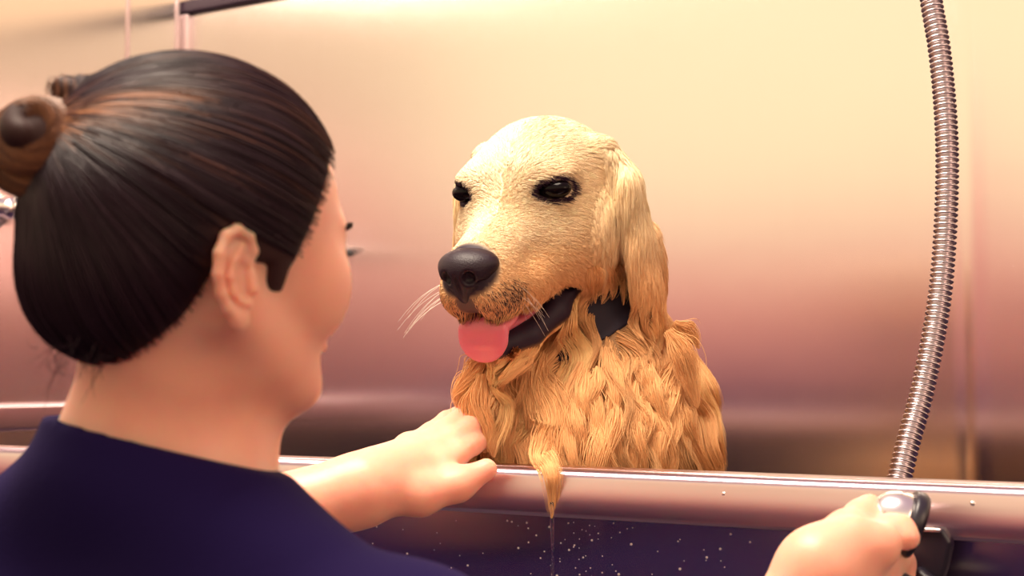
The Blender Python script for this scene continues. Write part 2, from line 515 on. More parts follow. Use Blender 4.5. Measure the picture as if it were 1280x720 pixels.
# ------------------------------------------------------------------ the dog
D0 = 1.34
s0 = D0 / F_PX
def camdir(x, y, z): return x * rgt + y * upv - z * fwd
py_, pi_ = math.radians(30), math.radians(15)
sd = np.array([math.cos(py_), 0, math.sin(py_)])
f0 = np.array([-math.sin(py_), 0, math.cos(py_)])
fd = math.cos(pi_) * f0 + np.array([0, -math.sin(pi_), 0])
ud = math.sin(pi_) * f0 + np.array([0, math.cos(pi_), 0])
DH = Frame(P(680, 250, D0), [camdir(*fd), camdir(*sd), camdir(*ud)], s0)     # (forward, dog's left, up)
DC = Frame(P(680, 250, D0), [camdir(1, 0, 0), camdir(0, 1, 0), camdir(0, 0, 1)], s0)   # (right, up, to camera)
def dc(px, py, z): return (px - 680, 250 - py, z)

def dog_head(S):
    S.E(DH, (0, 0, 0), (104, 94, 102))
    S.E(DH, (-35, 0, -20), (85, 92, 95), 30)
    for s in (-1, 1):
        S.E(DH, (62, s * 36, 36), (38, 36, 30), 22)
        S.E(DH, (30, s * 58, -48), (72, 42, 58), 34)
    S.FC(DH, (70, 0, -28), (170, 0, -46), 54, 38, 30)
    S.E(DH, (170, 0, -62), (46, 42, 34), 20)
    for s in (-1, 1):
        S.E(DH, (150, s * 24, -74), (58, 26, 28), 14)
        S.E(DH, (88, s * 44, -72), (60, 22, 30), 18)
    # open mouth under the upper lip, its corner drawn up
    S.E(DH, (175, 0, -112), (120, 70, 18), 6, sub=True, rot=rotm((0, 1, 0), 4))
    for s in (-1, 1):
        S.FC(DH, (56, s * 60, -86), (110, s * 56, -104), 9, 15, 6, sub=True)
    S.E(DH, (30, 0, -95), (62, 48, 42), 16)
    # lower jaw with thick lips
    for s in (-1, 1):
        S.FC(DH, (36, s * 46, -92), (84, s * 45, -120), 13, 15, 12)
        S.FC(DH, (84, s * 45, -120), (134, s * 33, -136), 15, 14, 10)
        S.FC(DH, (134, s * 33, -136), (170, s * 9, -143), 14, 13, 10)
    S.E(DH, (105, 0, -134), (68, 34, 14), 12)
    for s in (-1, 1):
        S.E(DH, (88, s * 64, 28), (15, 24, 10), 8, sub=True)
        S.E(DH, (68, s * 54, 43), (19, 23, 9), 12)

def ear(S, s, k=14):
    S.FC(DH, (-12, s * 78, 52), (-22, s * 100, 20), 22, 20, k)
    S.E(DH, (-9, s * 115, -28), (28, 14, 62), 10, rot=rotm((0, 1, 0), 4))
    S.E(DH, (-4, s * 124, -88), (31, 13, 58), 14)
    S.E(DH, (2, s * 130, -130), (25, 12, 44), 12)
    S.E(DH, (-42, s * 122, -92), (17, 11, 54), 4)

dog = Sculpt()
dog_head(dog)
ear(dog, 1); ear(dog, -1)
dog.C(DC.pt(dc(712, 300, -60)), DC.pt(dc(742, 440, -55)), 70 * s0, 98 * s0, 22 * s0)
dog.E(DC, dc(785, 500, -60), (92, 92, 80), 30)
dog.E(DC, dc(742, 545, -35), (132, 150, 125), 40)
dog.E(DC, dc(700, 600, 0), (95, 120, 100), 50)
chest = DC.pt(dc(738, 560, -25))
# torso slopes back and down to a seated rump; all of this stands in the tub
X, Y, Z = chest
dog.C((X, Y, Z - .04), (X - .03, Y + .19, Z - .22), .105, .125, .06)
dog.C((X - .03, Y + .19, Z - .22), (X - .03, Y + .23, Z - .28), .13, .12, .05)
for s in (-1, 1):
    sx = s * .072
    dog.C((X + sx, Y - .02, Z - .10), (X + sx * 1.05, Y + .01, Z - .24), .052, .038, .03)
    dog.C((X + sx * 1.05, Y + .01, Z - .24), (X + sx, Y - .035, TF + .045), .036, .027, .02)
    dog.C((X + sx, Y - .035, TF + .04), (X + sx, Y - .085, TF + .022), .030, .022, .015)
    for q in (-1, 0, 1):
        dog.C((X + sx + q * .017, Y - .075, TF + .022), (X + sx + q * .020, Y - .105, TF + .015), .015, .013, .006)
    # folded hind leg, hock and foot
    kx = X - .02 + s * .13
    dog.C((X - .02 + s * .08, Y + .21, Z - .27), (kx, Y + .06, TF + .13), .085, .05, .04)
    dog.C((kx, Y + .06, TF + .13), (kx, Y + .19, TF + .055), .045, .028, .02)
    dog.C((kx, Y + .19, TF + .04), (kx, Y + .04, TF + .028), .028, .024, .015)
    for q in (-1, 0, 1):
        dog.C((kx + q * .015, Y + .045, TF + .022), (kx + q * .018, Y + .015, TF + .014), .014, .012, .006)
dog.C((X + .0, Y + .30, TF + .07), (X + .18, Y + .34, TF + .035), .030, .018, .02)
dog.C((X + .18, Y + .34, TF + .035), (X + .36, Y + .26, TF + .022), .020, .010, .01)
DF = dog.field(.0036)
dV, dQ = DF.mesh(2)

HEADC = np.array([0.95, 0.72, 0.44]); CHESTC = np.array([0.92, 0.50, 0.22]); CROWN_LIT = np.array([0.97, 0.81, 0.59]); DARKC = np.array([0.02, 0.008, 0.02])
def sstep(a, b, x):
    t = np.clip((x - a) / (b - a), 0, 1); return t * t * (3 - 2 * t)
def lip_mask(W):
    """1 on the dark lips, gums and mouth lining"""
    L = DH.loc(W); f, s, u = L.T
    bot = np.interp(f, [34, 50, 84, 134, 183], [-88, -106, -133, -148, -155])
    top = np.interp(f, [34, 60, 100, 130], [-74, -84, -92, -93])
    jaw = sstep(bot, bot + 7, u) * sstep(top, top - 5, u) * sstep(34, 42, f) * (np.abs(s) < 75)
    return np.clip(jaw, 0, 1)
def eye_mask(W):
    L = DH.loc(W)
    m = 0
    for s in (-1, 1):
        q = (L - np.array((84, s * 61, 28))) / np.array((22, 25, 12))
        m = np.maximum(m, sstep(1.15, .8, np.linalg.norm(q, axis=1)))
    return m
def nose_mask(W):
    L = DH.loc(W)
    q = (L - np.array((200, 0, -40))) / np.array((34, 38, 32))
    q2 = (L - np.array((205, 0, -78))) / np.array((26, 14, 26))
    return np.maximum(sstep(1.2, .9, np.linalg.norm(q, axis=1)), sstep(1.2, .8, np.linalg.norm(q2, axis=1)) * .9)
def lit_coat_colour(W):
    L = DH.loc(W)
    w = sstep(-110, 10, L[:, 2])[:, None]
    k = (sstep(15, 85, L[:, 2]) * .85 + sstep(-45, -10, L[:, 2]) * sstep(60, 110, L[:, 0]) * .6).clip(0, 1)[:, None]  # overhead glare put into the colour: paler crown and muzzle bridge
    return (CHESTC * (1 - w) + HEADC * w) * (1 - k) + CROWN_LIT * k
c = lit_coat_colour(dV)
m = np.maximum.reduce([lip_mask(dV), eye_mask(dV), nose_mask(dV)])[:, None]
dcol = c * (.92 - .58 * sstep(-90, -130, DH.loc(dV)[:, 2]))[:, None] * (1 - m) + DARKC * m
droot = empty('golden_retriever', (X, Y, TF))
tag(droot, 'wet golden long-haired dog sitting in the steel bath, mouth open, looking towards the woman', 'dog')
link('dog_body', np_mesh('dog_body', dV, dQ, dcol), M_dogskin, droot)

# nose
n_ = Sculpt()
n_.E(DH, (194, 0, -34), (26, 38, 19)); n_.E(DH, (206, 0, -42), (20, 29, 22), 10)
n_.E(DH, (205, 0, -62), (14, 12, 16), 10)
for s in (-1, 1):
    n_.E(DH, (222, s * 15, -44), (9, 7, 8), 4, sub=True); n_.E(DH, (214, s * 27, -52), (10, 8, 4), 3, sub=True)
n_.E(DH, (230, 0, -60), (10, 2.5, 22), 3, sub=True)
v, q = n_.field(.0012).mesh(1)
link('nose', np_mesh('nose', v, q), M_nose, droot)
# eyes
for s in (-1, 1):
    e = Sculpt(); e.E(DH, (79, s * 60, 28), (15, 21, 12))
    v, q = e.field(.0012).mesh(1)
    link('eye', np_mesh('eye', v, q), M_eye, droot)
# tongue
t_ = Sculpt()
t_.E(DH, (110, 0, -116), (66, 28, 8), 0, rot=rotm((0, 1, 0), 6))
t_.E(DH, (160, 0, -108), (30, 33, 9), 14, rot=rotm((0, 1, 0), 20))
t_.E(DH, (184, -1, -124), (9, 33, 30), 14, rot=rotm((0, 1, 0), -8))
t_.FC(DH, (120, 0, -98), (180, 0, -98), 3, 3, 8, sub=True)
v, q = t_.field(.0015).mesh(2)
link('tongue', np_mesh('tongue', v, q), M_tongue, droot)

# ---- black band following the neck's surface, the dark patch below the near ear
NC = DC.pt(dc(735, 408, -40)); NN = np.array(camdir(.52, -.80, .12)); NN /= np.linalg.norm(NN)
fb = Sculpt()
fb.C(DC.pt(dc(712, 300, -60)), DC.pt(dc(742, 440, -55)), 70 * s0, 98 * s0)
fb.E(DC, dc(742, 545, -35), (132, 150, 125), 40)
cf_ = fb.field(.0024, lo=NC - .14, hi=NC + .14)
gw = cf_.grid(); pl_ = np.abs((gw - NC) @ NN) - .026
cD = np.maximum(np.maximum(cf_.D - .0022, -(cf_.D + .004)), pl_)
v, q = Field(cD.astype(np.float32), cf_.lo, cf_.h).mesh(2)
link('neck_band', np_mesh('neck_band', v, q), M_band, droot)
def project(W):
    r = W - EYE; d = r @ fwd
    return 640 + F_PX * (r @ rgt) / d, 360 - F_PX * (r @ upv) / d
def band_gap(W):
    """where the coat is parted and the band shows: below the near ear, and a slit down the throat"""
    L = DC.loc(W)
    x, y = L[:, 0] + 680, 250 - L[:, 1]
    on = np.abs((W - NC) @ NN) < .027
    jag = 4 * np.sin(y * .9) + 3 * np.sin(y * 2.3 + 1)
    on = np.abs((W - NC) @ NN + .003 * np.sin(x * .7) + .002 * np.sin(x * 1.9)) < .026
    return ((on & (x > 738 + jag) & (x < 788)) | (on & (np.abs(x - 706) < 5) & (y > 425)))

# ---- fur
def grow_fur(name, roots, G, glen, gcurl, gf, clump, radius, npts, colf, lift, cvar, parent, fieldD, seed, mat_, dirf, lenf):
    r = np.random.default_rng(seed)
    NG = len(G)
    # guides
    step = lenf(G) * glen * (0.75 + .5 * r.random(NG)) / (npts - 1)
    path = np.zeros((NG, npts, 3)); p = G.copy(); path[:, 0] = p
    phs = r.random(NG) * 6.28; fr = gf * (.6 + .8 * r.random(NG))
    side = None
    for i in range(1, npts):
        nrm = fieldD.normal(p); d = dirf(p)
        tgt = lift(i / (npts - 1))
        d = d - nrm * (d * nrm).sum(1, keepdims=True) * .85 + nrm * tgt
        d /= np.linalg.norm(d, axis=1, keepdims=True) + 1e-9
        sdv = np.cross(nrm, d)
        wv = gcurl * np.cos(phs + fr * 6.28 * i / (npts - 1))
        d = d + sdv * wv[:, None]
        d /= np.linalg.norm(d, axis=1, keepdims=True) + 1e-9
        p = p + d * step[:, None]
        s = fieldD.sample(p)
        p = p + nrm * np.maximum(.0012 - s, 0)[:, None]
        path[:, i] = p
    disp = path - path[:, :1]
    idx = np.zeros(len(roots), int)
    for a in range(0, len(roots), 4000):
        d2 = ((roots[a:a + 4000, None, :] - G[None]) ** 2).sum(-1); idx[a:a + 4000] = d2.argmin(1)
    tt = np.linspace(0, 1, npts)
    ls = (.7 + .45 * r.random(len(roots)))[:, None, None]
    off = (G[idx] - roots)[:, None, :]
    jit = r.normal(0, 1, (len(roots), 1, 3)) * (tt ** 1.5)[None, :, None] * (lenf(roots) * .018)[:, None, None]
    Pp = roots[:, None, :] + disp[idx] * ls + off * (clump * tt ** .8)[None, :, None] + jit
    sink = .0008
    Pp[:, 0] -= fieldD.normal(roots) * sink
    # keep strands outside the skin
    for i in range(1, npts):
        q = Pp[:, i]; s = fieldD.sample(q); nn = fieldD.normal(q)
        Pp[:, i] = q + nn * np.maximum(.0008 - s, 0)[:, None]
    rad = (radius * (.7 + .6 * r.random(len(roots))))[:, None] * np.array([1 - .82 * t ** 1.6 for t in tt])[None, :]
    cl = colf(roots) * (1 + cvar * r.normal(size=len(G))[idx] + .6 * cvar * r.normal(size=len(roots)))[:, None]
    cl = np.where((dark_hair(roots) > r.random(len(roots)))[:, None], DARKC * 2, cl)
    cl = np.clip(cl, .004, .95)
    return link(name, strands_mesh(name, Pp, rad, cl), mat_, parent)

def bare(W):
    return np.clip(lip_mask(W) * 1.4 + eye_mask(W) * 1.3 + nose_mask(W) * 1.3, 0, 1)
def dark_hair(W):
    """share of dark whisker-bed hairs beside the nose and along the lips"""
    L = DH.loc(W)
    q = (L - np.array((180, 0, -74))) / np.array((34, 60, 24))
    e = 0
    for s in (-1, 1): e = np.maximum(e, sstep(1.3, .95, np.linalg.norm((L - np.array((84, s * 61, 28))) / np.array((24, 27, 15)), axis=1)))
    lm = sstep(1.25, .6, np.linalg.norm(q, axis=1)) * .6
    return np.maximum(lm, e)
fdw, sdw, udw = DH.A
def fur_dir(W):
    L = DH.loc(W); f, s, u = L.T
    # head: backwards from the nose, turning down over cheeks; body: down
    d_head = -fdw[None] * 1.0 + np.sign(s)[:, None] * sdw[None] * .35 - udw[None] * np.clip(np.abs(s) / 90, 0, 1)[:, None] * .7
    d_top = -fdw[None] * .9 + udw[None] * .4
    muzz = sstep(90, 150, f)[:, None]
    d_head = d_head * (1 - muzz) + muzz * (-fdw[None] * .7 - udw[None] * .7 + np.sign(s)[:, None] * sdw[None] * .2)
    down = np.array([0.0, 0, -1.0])[None]
    isear = (np.abs(s) > 94)[:, None] & (u < 60)[:, None]
    w = sstep(-70, -125, u - .25 * np.clip(f, -200, 60))[:, None]
    w = np.where(isear, 1, w)
    return d_head * (1 - w) + down * w
def is_ear(L): return (np.abs(L[:, 1]) > 96) & (L[:, 2] < 50) & (L[:, 2] > -185) & (np.abs(L[:, 0]) < 45)
def fur_len(W):
    L = DH.loc(W); f, s, u = L.T
    h = 12 + 9 * sstep(20, -60, f) + 9 * sstep(60, 95, np.abs(s)) * sstep(0, -60, u) * sstep(70, 20, f)
    h = h * (1 - .6 * sstep(40, 130, f))
    ch = 92.0
    w = sstep(-95, -170, u - .25 * np.clip(f, -200, 60))
    r_ = h * (1 - w) + ch * w
    r_ = np.where(is_ear(L), 34, r_)
    return r_ * s0
low = RZ - .10
def wt(hd, bd):
    def f(W):
        L = DH.loc(W)
        w = np.where(L[:, 2] - .25 * np.clip(L[:, 0], -200, 60) > -115, hd, bd) * (1 - bare(W)) * (1 - band_gap(W) * (L[:, 2] < -95) * (np.abs(L[:, 1]) < 104))
        toward = (DF.normal(W) @ (-fwd)) > -.45
        return w * toward * (W[:, 2] > low)
    return f
rootsH = sample_surface(dV, dQ, 120000, rng, lambda W: wt(1, 0)(W))
G_H = sample_surface(dV, dQ, 7000, rng, lambda W: wt(1, 0)(W))
grow_fur('head_fur', rootsH, G_H, 1.0, .10, 1.0, .25, .00027, 5, lit_coat_colour, lambda t: .13 - .09 * t, .035, droot, DF, 1, M_fur, fur_dir, fur_len)
rootsB = sample_surface(dV, dQ, 76000, rng, lambda W: wt(0, 1)(W))
G_B = sample_surface(dV, dQ, 75, rng, lambda W: wt(0, 1)(W))
def long_coat(name, roots, G, parent):
    """long wet coat: strands hang down in wavy streaks that draw together sideways"""
    r = np.random.default_rng(9); n = len(roots); npts = 12
    wz = np.array([1, 1, .035]); idx = np.zeros(n, int)
    for a in range(0, n, 8000):
        idx[a:a + 8000] = ((((roots[a:a + 8000, None, :] - G[None]) * wz) ** 2).sum(-1)).argmin(1)
    phs = (r.random(len(G)) * 2.4)[idx]; amp = (.30 + .45 * r.random(len(G)))[idx]; glf = (.75 + .5 * r.random(len(G)))[idx]
    step = fur_len(roots) * 1.2 * (.55 + .6 * r.random(n)) / (npts - 1)
    off = (G[idx] - roots) * np.array([1, 1, 0]); off *= np.minimum(1, .022 / (np.linalg.norm(off, axis=1) + 1e-9))[:, None]
    path = np.zeros((n, npts, 3)); p = roots - DF.normal(roots) * .0008; path[:, 0] = p
    rise = (.10 + .22 * r.random(len(G)))[idx]
    for i in range(1, npts):
        t = i / (npts - 1)
        nrm = DF.normal(p); d = fur_dir(p)
        d = d - nrm * (d * nrm).sum(1, keepdims=True) * .9
        d /= np.linalg.norm(d, axis=1, keepdims=True) + 1e-9
        d = d + nrm * (rise * (1 - 1.1 * t))[:, None]
        sdv = np.cross(nrm, d)
        d = d + sdv * (amp * np.cos(p[:, 2] * 105 + phs))[:, None]
        d /= np.linalg.norm(d, axis=1, keepdims=True) + 1e-9
        p = p + d * step[:, None] + off * (.95 * ((t ** .9) - ((i - 1) / (npts - 1)) ** .9)) + r.normal(size=(n, 3)) * .00012
        s_ = DF.sample(p); p = p + nrm * np.maximum(.0012 - s_, 0)[:, None]
        path[:, i] = p
    tt = np.linspace(0, 1, npts)
    rad = (.00042 * (.7 + .6 * r.random(n)))[:, None] * (1 - .8 * tt ** 1.6)[None]
    cl = lit_coat_colour(roots) * (1 + .14 * r.normal(size=len(G))[idx] + .08 * r.normal(size=n))[:, None]
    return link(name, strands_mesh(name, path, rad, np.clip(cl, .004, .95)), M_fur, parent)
long_coat('body_fur', rootsB, G_B, droot)

# single wet locks over the chest; one of them runs over the rim
def surf_at(px, py, lift=0.0):
    d = 1.10
    for _ in range(160):
        p = P(px, py, d); v = float(DF.sample(p[None])[0])
        if v < .001: return P(px, py, d - lift)
        d += max(.0012, min(v, .02) * .7)
        if d > 1.6: break
    return P(px, py, 1.33 - lift)
def lock(path, n, wid, thick, seed, colr):
    r = np.random.default_rng(seed)
    c = catmull(np.array(path), 7); M = len(c); t = np.linspace(0, 1, M)
    T = np.gradient(c, axis=0); T /= np.linalg.norm(T, axis=1)[:, None]
    A = np.cross(T, -fwd); A /= np.linalg.norm(A, axis=1)[:, None]; Bn = np.cross(A, T)
    w = wid * (1 - t) ** .55 * (.3 + .7 * sstep(0, .3, t)) * (1 + .25 * np.sin(5 * t + r.random() * 6)) + .0005
    k = thick * (1 - t) ** .5 + .0004
    a_ = r.normal(size=(n, 1)) * .6; b_ = r.normal(size=(n, 1)) * .5
    tw = r.normal(size=(n, 1)) * .5; ts = (.55 + .5 * r.random((n, 1)))          # strands end at different lengths
    idx = np.clip(t[None] * ts, 0, 1) * (M - 1)
    i0 = np.minimum(idx.astype(int), M - 2); fr = (idx - i0)[..., None]
    cc = c[i0] * (1 - fr) + c[i0 + 1] * fr; AA = A[i0]; BB = Bn[i0]
    ww = np.interp(idx, np.arange(M), w); kk = np.interp(idx, np.arange(M), k)
    pts = cc + AA * ((a_ + .35 * np.sin(3 * t[None] + tw * 6)) * ww)[..., None] + BB * (b_ * kk)[..., None]
    cols = colr[None] * (1 + .10 * r.normal(size=(n, 1)))
    return pts, np.full((n, M), .00036) * (1 - .75 * t ** 2)[None], np.clip(cols, 0, .97)
rd0 = on_y(690, 600, RY - .003); ddp = (rd0 - EYE) @ fwd
LK = [surf_at(664, 446, .004), surf_at(672, 474, .008), surf_at(690, 505, .012), surf_at(694, 530, .014), surf_at(682, 552, .016), P(678, 568, ddp + .04), P(684, 580, ddp + .006), P(689, 596, ddp - .005), P(691, 618, ddp - .005), P(691, 648, ddp - .005)]
LW = [(LK, 520, .0125, .003)]
rl = np.random.default_rng(42)
for k in range(54):
    x0 = 598 + 265 * ((k * .618034) % 1); y0 = 432 + 95 * rl.random()
    if x0 < 640: y0 = 462 + 55 * rl.random()
    if x0 > 800: y0 = 440 + 80 * rl.random()
    ln = 62 + 62 * rl.random(); am = 6 + 8 * rl.random(); ph = 6.28 * rl.random(); dr = rl.normal() * 9 + (x0 - 735) * .05
    up_ = .008 + .008 * rl.random()
    pth_ = [surf_at(x0 + am * math.sin(ph + 4.2 * t) * (.3 + t) - am * math.sin(ph) * .3 + dr * t, y0 + ln * t, .001 + up_ * math.sin(math.pi * min(1, .15 + t * .8))) for t in np.linspace(0, 1, 6)]
    LW.append((pth_, 150, .004 + .006 * rl.random(), .0024))
# the ruff tuft that stands off the left of the chest and the one at the shoulder
for q in ([(606, 448, 1.27), (592, 464, 1.265), (578, 480, 1.262), (566, 496, 1.26)], [(600, 462, 1.27), (586, 480, 1.265), (577, 498, 1.262), (574, 514, 1.26)],
          [(596, 480, 1.262), (590, 510, 1.255), (597, 538, 1.25), (606, 566, 1.25)], [(604, 470, 1.262), (602, 505, 1.25), (612, 535, 1.245), (618, 572, 1.245)],
          [(842, 404, 1.30), (856, 416, 1.30), (866, 424, 1.30), (874, 436, 1.30)], [(835, 415, 1.29), (852, 440, 1.28), (862, 470, 1.28), (872, 510, 1.28)]):
    LW.append(([P(*t) for t in q], 260, .009, .004))
for k in range(9):
    x0 = 736 + 5 * k + 3 * rl.random(); y0 = 332 - .12 * (x0 - 738) + 4 * rl.random(); ln = 22 + 30 * rl.random()
    LW.append(([surf_at(x0, y0, .002), surf_at(x0 + 2, y0 + ln * .4, .009), surf_at(x0 + 5 * rl.random(), y0 + ln * .7, .010), surf_at(x0 + 6 * rl.normal(), y0 + ln, .009)], 60, .0042, .0015))
for i, (lk, n, wd, tk) in enumerate(LW):
    pts, rr_, cc_ = lock(lk, n, wd, tk, 20 + i, CHESTC * (1 + .09 * (rl.random() - .35)))
    link('hanging_lock', strands_mesh('hanging_lock', pts, rr_, cc_), M_fur, droot)

# whiskers on both sides of the muzzle
rw = np.random.default_rng(3)
for s in (-1, 1):
    wp = []
    for k in range(11):
        r0 = DH.pt((150 + 8 * (k % 3) + 8, s * 44, -60 - 7 * (k // 3)))
        d = sdw * s * 1.0 + fdw * (.15 + .25 * rw.random()) - udw * (.15 + .35 * rw.random())
        if s > 0: d = sdw * .45 - fdw * .5 - udw * .8 + rw.normal(size=3) * .2
        L_ = (48 + 26 * rw.random()) * s0 * (1 if s < 0 else .55)
        wp.append([r0 + d * L_ * t - udw * L_ * .45 * t * t for t in np.linspace(0, 1, 7)])
    wp = np.array(wp)
    link('whiskers', strands_mesh('whiskers', wp, np.linspace(.0003, .0001, 7)[None].repeat(len(wp), 0), np.full((len(wp), 3), .8)), M_whisk, droot)
# ------------------------------------------------------------------ the woman
HD = .775
hs = HD / F_PX
th = math.radians(40); tp_ = math.radians(-3)
hf = np.array([math.cos(th), 0, -math.sin(th)]); hr = np.array([math.sin(th), 0, math.cos(th)])
hf = math.cos(tp_) * hf + math.sin(tp_) * np.array([0, 1, 0])
hu = np.cross(hr, hf)
WH = Frame(P(240, 258, HD), [camdir(*hf), camdir(*hr), camdir(*hu)], hs)     # (forward, her right side, up)
tt_ = math.radians(60)
tf = np.array([math.cos(tt_), 0, -math.sin(tt_)]); tr = np.array([math.sin(tt_), 0, math.cos(tt_)])
NB = P(206, 618, .80)
WT = Frame(NB, [camdir(*tf), camdir(*tr), camdir(0, 1, 0)], 1.0)

def skull(S):
    S.E(WH, (0, 0, 0), (193, 152, 176))
    S.E(WH, (95, 0, -95), (102, 104, 135), 40)
    for s in (-1, 1):
        S.E(WH, (130, s * 66, -94), (60, 50, 68), 30)
        S.FC(WH, (5, s * 104, -130), (128, s * 42, -212), 38, 36, 36)
    S.E(WH, (160, 0, -15), (36, 84, 26), 24)
    S.E(WH, (152, 0, -226), (40, 42, 30), 36)
    S.FC(WH, (184, 0, -40), (216, 0, -98), 12, 20, 16)
    for s in (-1, 1): S.E(WH, (206, s * 16, -104), (14, 11, 10), 8)
    S.E(WH, (182, 0, -152), (22, 42, 10), 10); S.E(WH, (178, 0, -170), (22, 36, 11), 10)
    S.E(WH, (210, 0, -161), (22, 46, 3), 5, sub=True)
    for s in (-1, 1):
        S.E(WH, (196, s * 48, -48), (24, 32, 19), 14, sub=True)
        S.E(WH, (170, s * 48, -40), (22, 30, 12), 8)
def ears(S):
    for s in (-1, 1):
        S.E(WH, (-14, s * 140, -88), (16, 10, 36), 8)
def ear_part(s):
    a25 = math.radians(3); t8 = math.radians(9)
    a = math.cos(a25) * WH.A[0] - s * math.sin(a25) * WH.A[1]; b = s * math.cos(a25) * WH.A[1] + math.sin(a25) * WH.A[0]
    u = WH.A[2]
    a2 = math.cos(t8) * a + math.sin(t8) * u; u2 = math.cos(t8) * u - math.sin(t8) * a
    fr = Frame(WH.pt((-14, s * 152, -88)), [a2, b, u2], hs)
    e = Sculpt()
    e.E(fr, (-6, 3, 2), (27, 6, 47))
    H = [(12, -2, 6), (20, 4, 26), (14, 8, 44), (-2, 10, 53), (-18, 11, 47), (-30, 13, 28), (-34, 13, 4), (-31, 11, -18), (-23, 8, -36), (-12, 5, -48)]
    for i in range(len(H) - 1): e.FC(fr, H[i], H[i + 1], 6.5, 6.5, 4)
    e.E(fr, (-6, 3, -50), (14, 7, 15), 7)
    A_ = [(2, 7, 32), (-10, 9, 18), (-17, 10, 0), (-14, 9, -18), (-2, 8, -31), (8, 6, -34)]
    for i in range(len(A_) - 1): e.FC(fr, A_[i], A_[i + 1], 5, 5, 4)
    e.E(fr, (1, 9, -6), (13, 9, 22), 4, sub=True)
    e.E(fr, (5, 0, -8), (6, 10, 8), 3, sub=True)
    e.FC(fr, (15, 4, -2), (14, 6, -18), 6, 7, 5)
    e.E(fr, (-4, -10, -4), (16, 16, 38), 6)
    v, q = e.field(.0011).mesh(2)
    return link('ear', np_mesh('ear', v, q), M_skin, wroot)
B = Sculpt(); skull(B); ears(B)
skull_only = Sculpt(); skull_only.E(WH, (0, 0, 0), (193, 152, 176)); 
# neck and shoulders
B.C(WH.pt((-30, 0, -110)), WT.pt((.005, 0, .0)), .049, .050, .02)
B.C(WH.pt((40, 0, -190)), WT.pt((.040, 0, -.01)), .032, .036, .03)
SR, SL = WT.pt((-.01, .168, -.088)), WT.pt((.01, -.160, -.085))
B.C(WT.pt((-.01, 0, .02)), WT.pt((-.015, .105, -.070)), .046, .046, .03)
B.C(WT.pt((-.01, 0, .02)), WT.pt((-.005, -.105, -.065)), .046, .046, .03)
PEL = CC(-.30, -.57, .70)
mid = (WT.pt((0.01, 0, -.13)) + PEL) / 2
B.E(WT, (.005, 0, -.195), (.105, .150, .17), .05)
B.E(WT, (.09, .07, -.20), (.055, .065, .06), .03); B.E(WT, (.09, -.07, -.20), (.055, .065, .06), .03)
B.C(mid + WT.A[1] * .04, mid - WT.A[1] * .04, .105, .105, .06)
B.C(PEL + WT.A[1] * .06, PEL - WT.A[1] * .06, .115, .115, .06)
# arms
ELR = CC(.06, -.40, .80); WRR = P(990, 775, .90)
ELL = CC(-.335, -.225, 1.085)
WRL = P(452, 612, 1.14)
B.C(SR, ELR, .050, .039, .03); B.C(ELR, ELR * .6 + WRR * .4, .038, .038, .01); B.C(ELR * .6 + WRR * .4, WRR, .038, .027, .02)
B.C(SL, ELL, .050, .040, .03); B.C(ELL, ELL * .62 + WRL * .38, .038, .036, .01); B.C(ELL * .62 + WRL * .38, WRL, .036, .030, .02)
# left hand: lies over the rim, fingers run into the dog's chest
def chain(pts, radii, k=.004):
    for i in range(len(pts) - 1): B.C(pts[i], pts[i + 1], radii[i], radii[i + 1], k if i else .008)
Lp = lambda x, y, d: P(x, y, d)
B.C(WRL, Lp(500, 592, 1.165), .025, .023, .02)
KN = [Lp(548, 586, 1.178), Lp(538, 570, 1.195), Lp(526, 562, 1.21), Lp(510, 560, 1.225)]   # knuckles, index ... little
for kx in KN: B.C(Lp(478, 600, 1.155), kx, .0195, .0135, .016)
chain([KN[0], Lp(572, 567, 1.205), Lp(590, 556, 1.235), Lp(606, 549, 1.262)], [.0130, .0110, .0100, .0086])
chain([KN[1], Lp(566, 550, 1.225), Lp(588, 534, 1.25), Lp(604, 526, 1.275)], [.0125, .0108, .0098, .0084])
chain([KN[2], Lp(556, 538, 1.24), Lp(578, 519, 1.265), Lp(594, 508, 1.288)], [.0120, .0102, .0092, .0080])
chain([KN[3], Lp(538, 541, 1.25), Lp(558, 525, 1.275), Lp(574, 516, 1.295)], [.0110, .0094, .0085, .0074])
chain([Lp(470, 612, 1.14), Lp(525, 618, 1.152), Lp(572, 606, 1.163), Lp(608, 587, 1.172)], [.021, .0168, .0130, .0098], .012)
# right hand: holds the shower head
B.C(WRR, Lp(1030, 725, .905), .026, .026, .02)
KR = [Lp(1098, 683, .905), Lp(1088, 700, .925), Lp(1092, 722, .935), Lp(1092, 744, .935)]
for kx in KR: B.C(Lp(1022, 720, .905), kx, .021, .0135, .016)
B.C(Lp(1025, 700, .90), Lp(1065, 672, .905), .020, .014, .016)
chain([KR[0], Lp(1112, 662, .93), Lp(1126, 662, .925), Lp(1134, 672, .918)], [.0120, .0105, .0098, .0088])
chain([KR[1], Lp(1122, 694, .955), Lp(1128, 704, .975), Lp(1114, 712, .985)], [.012, .0102, .0094, .0084])
chain([KR[2], Lp(1124, 720, .965), Lp(1126, 730, .985), Lp(1112, 736, .99)], [.0115, .0098, .009, .008])
chain([KR[3], Lp(1120, 748, .965), Lp(1120, 756, .982), Lp(1106, 760, .985)], [.0105, .0088, .0080, .0072])
chain([Lp(1030, 690, .91), Lp(1058, 664, .925), Lp(1076, 646, .945), Lp(1087, 632, .955)], [.018, .0135, .0108, .0088], .008)
BF = B.field(.0026)
bV, bQ = BF.mesh(2)
wroot = empty('person', CC(-.22, -1.0, .72) * np.array([1, 1, 0]))
tag(wroot, 'person with a dark hair bun and navy shirt, seen from behind, touching the dog', 'person')
link('body', np_mesh('body', bV, bQ), M_skin, wroot)
ear_part(1); ear_part(-1)
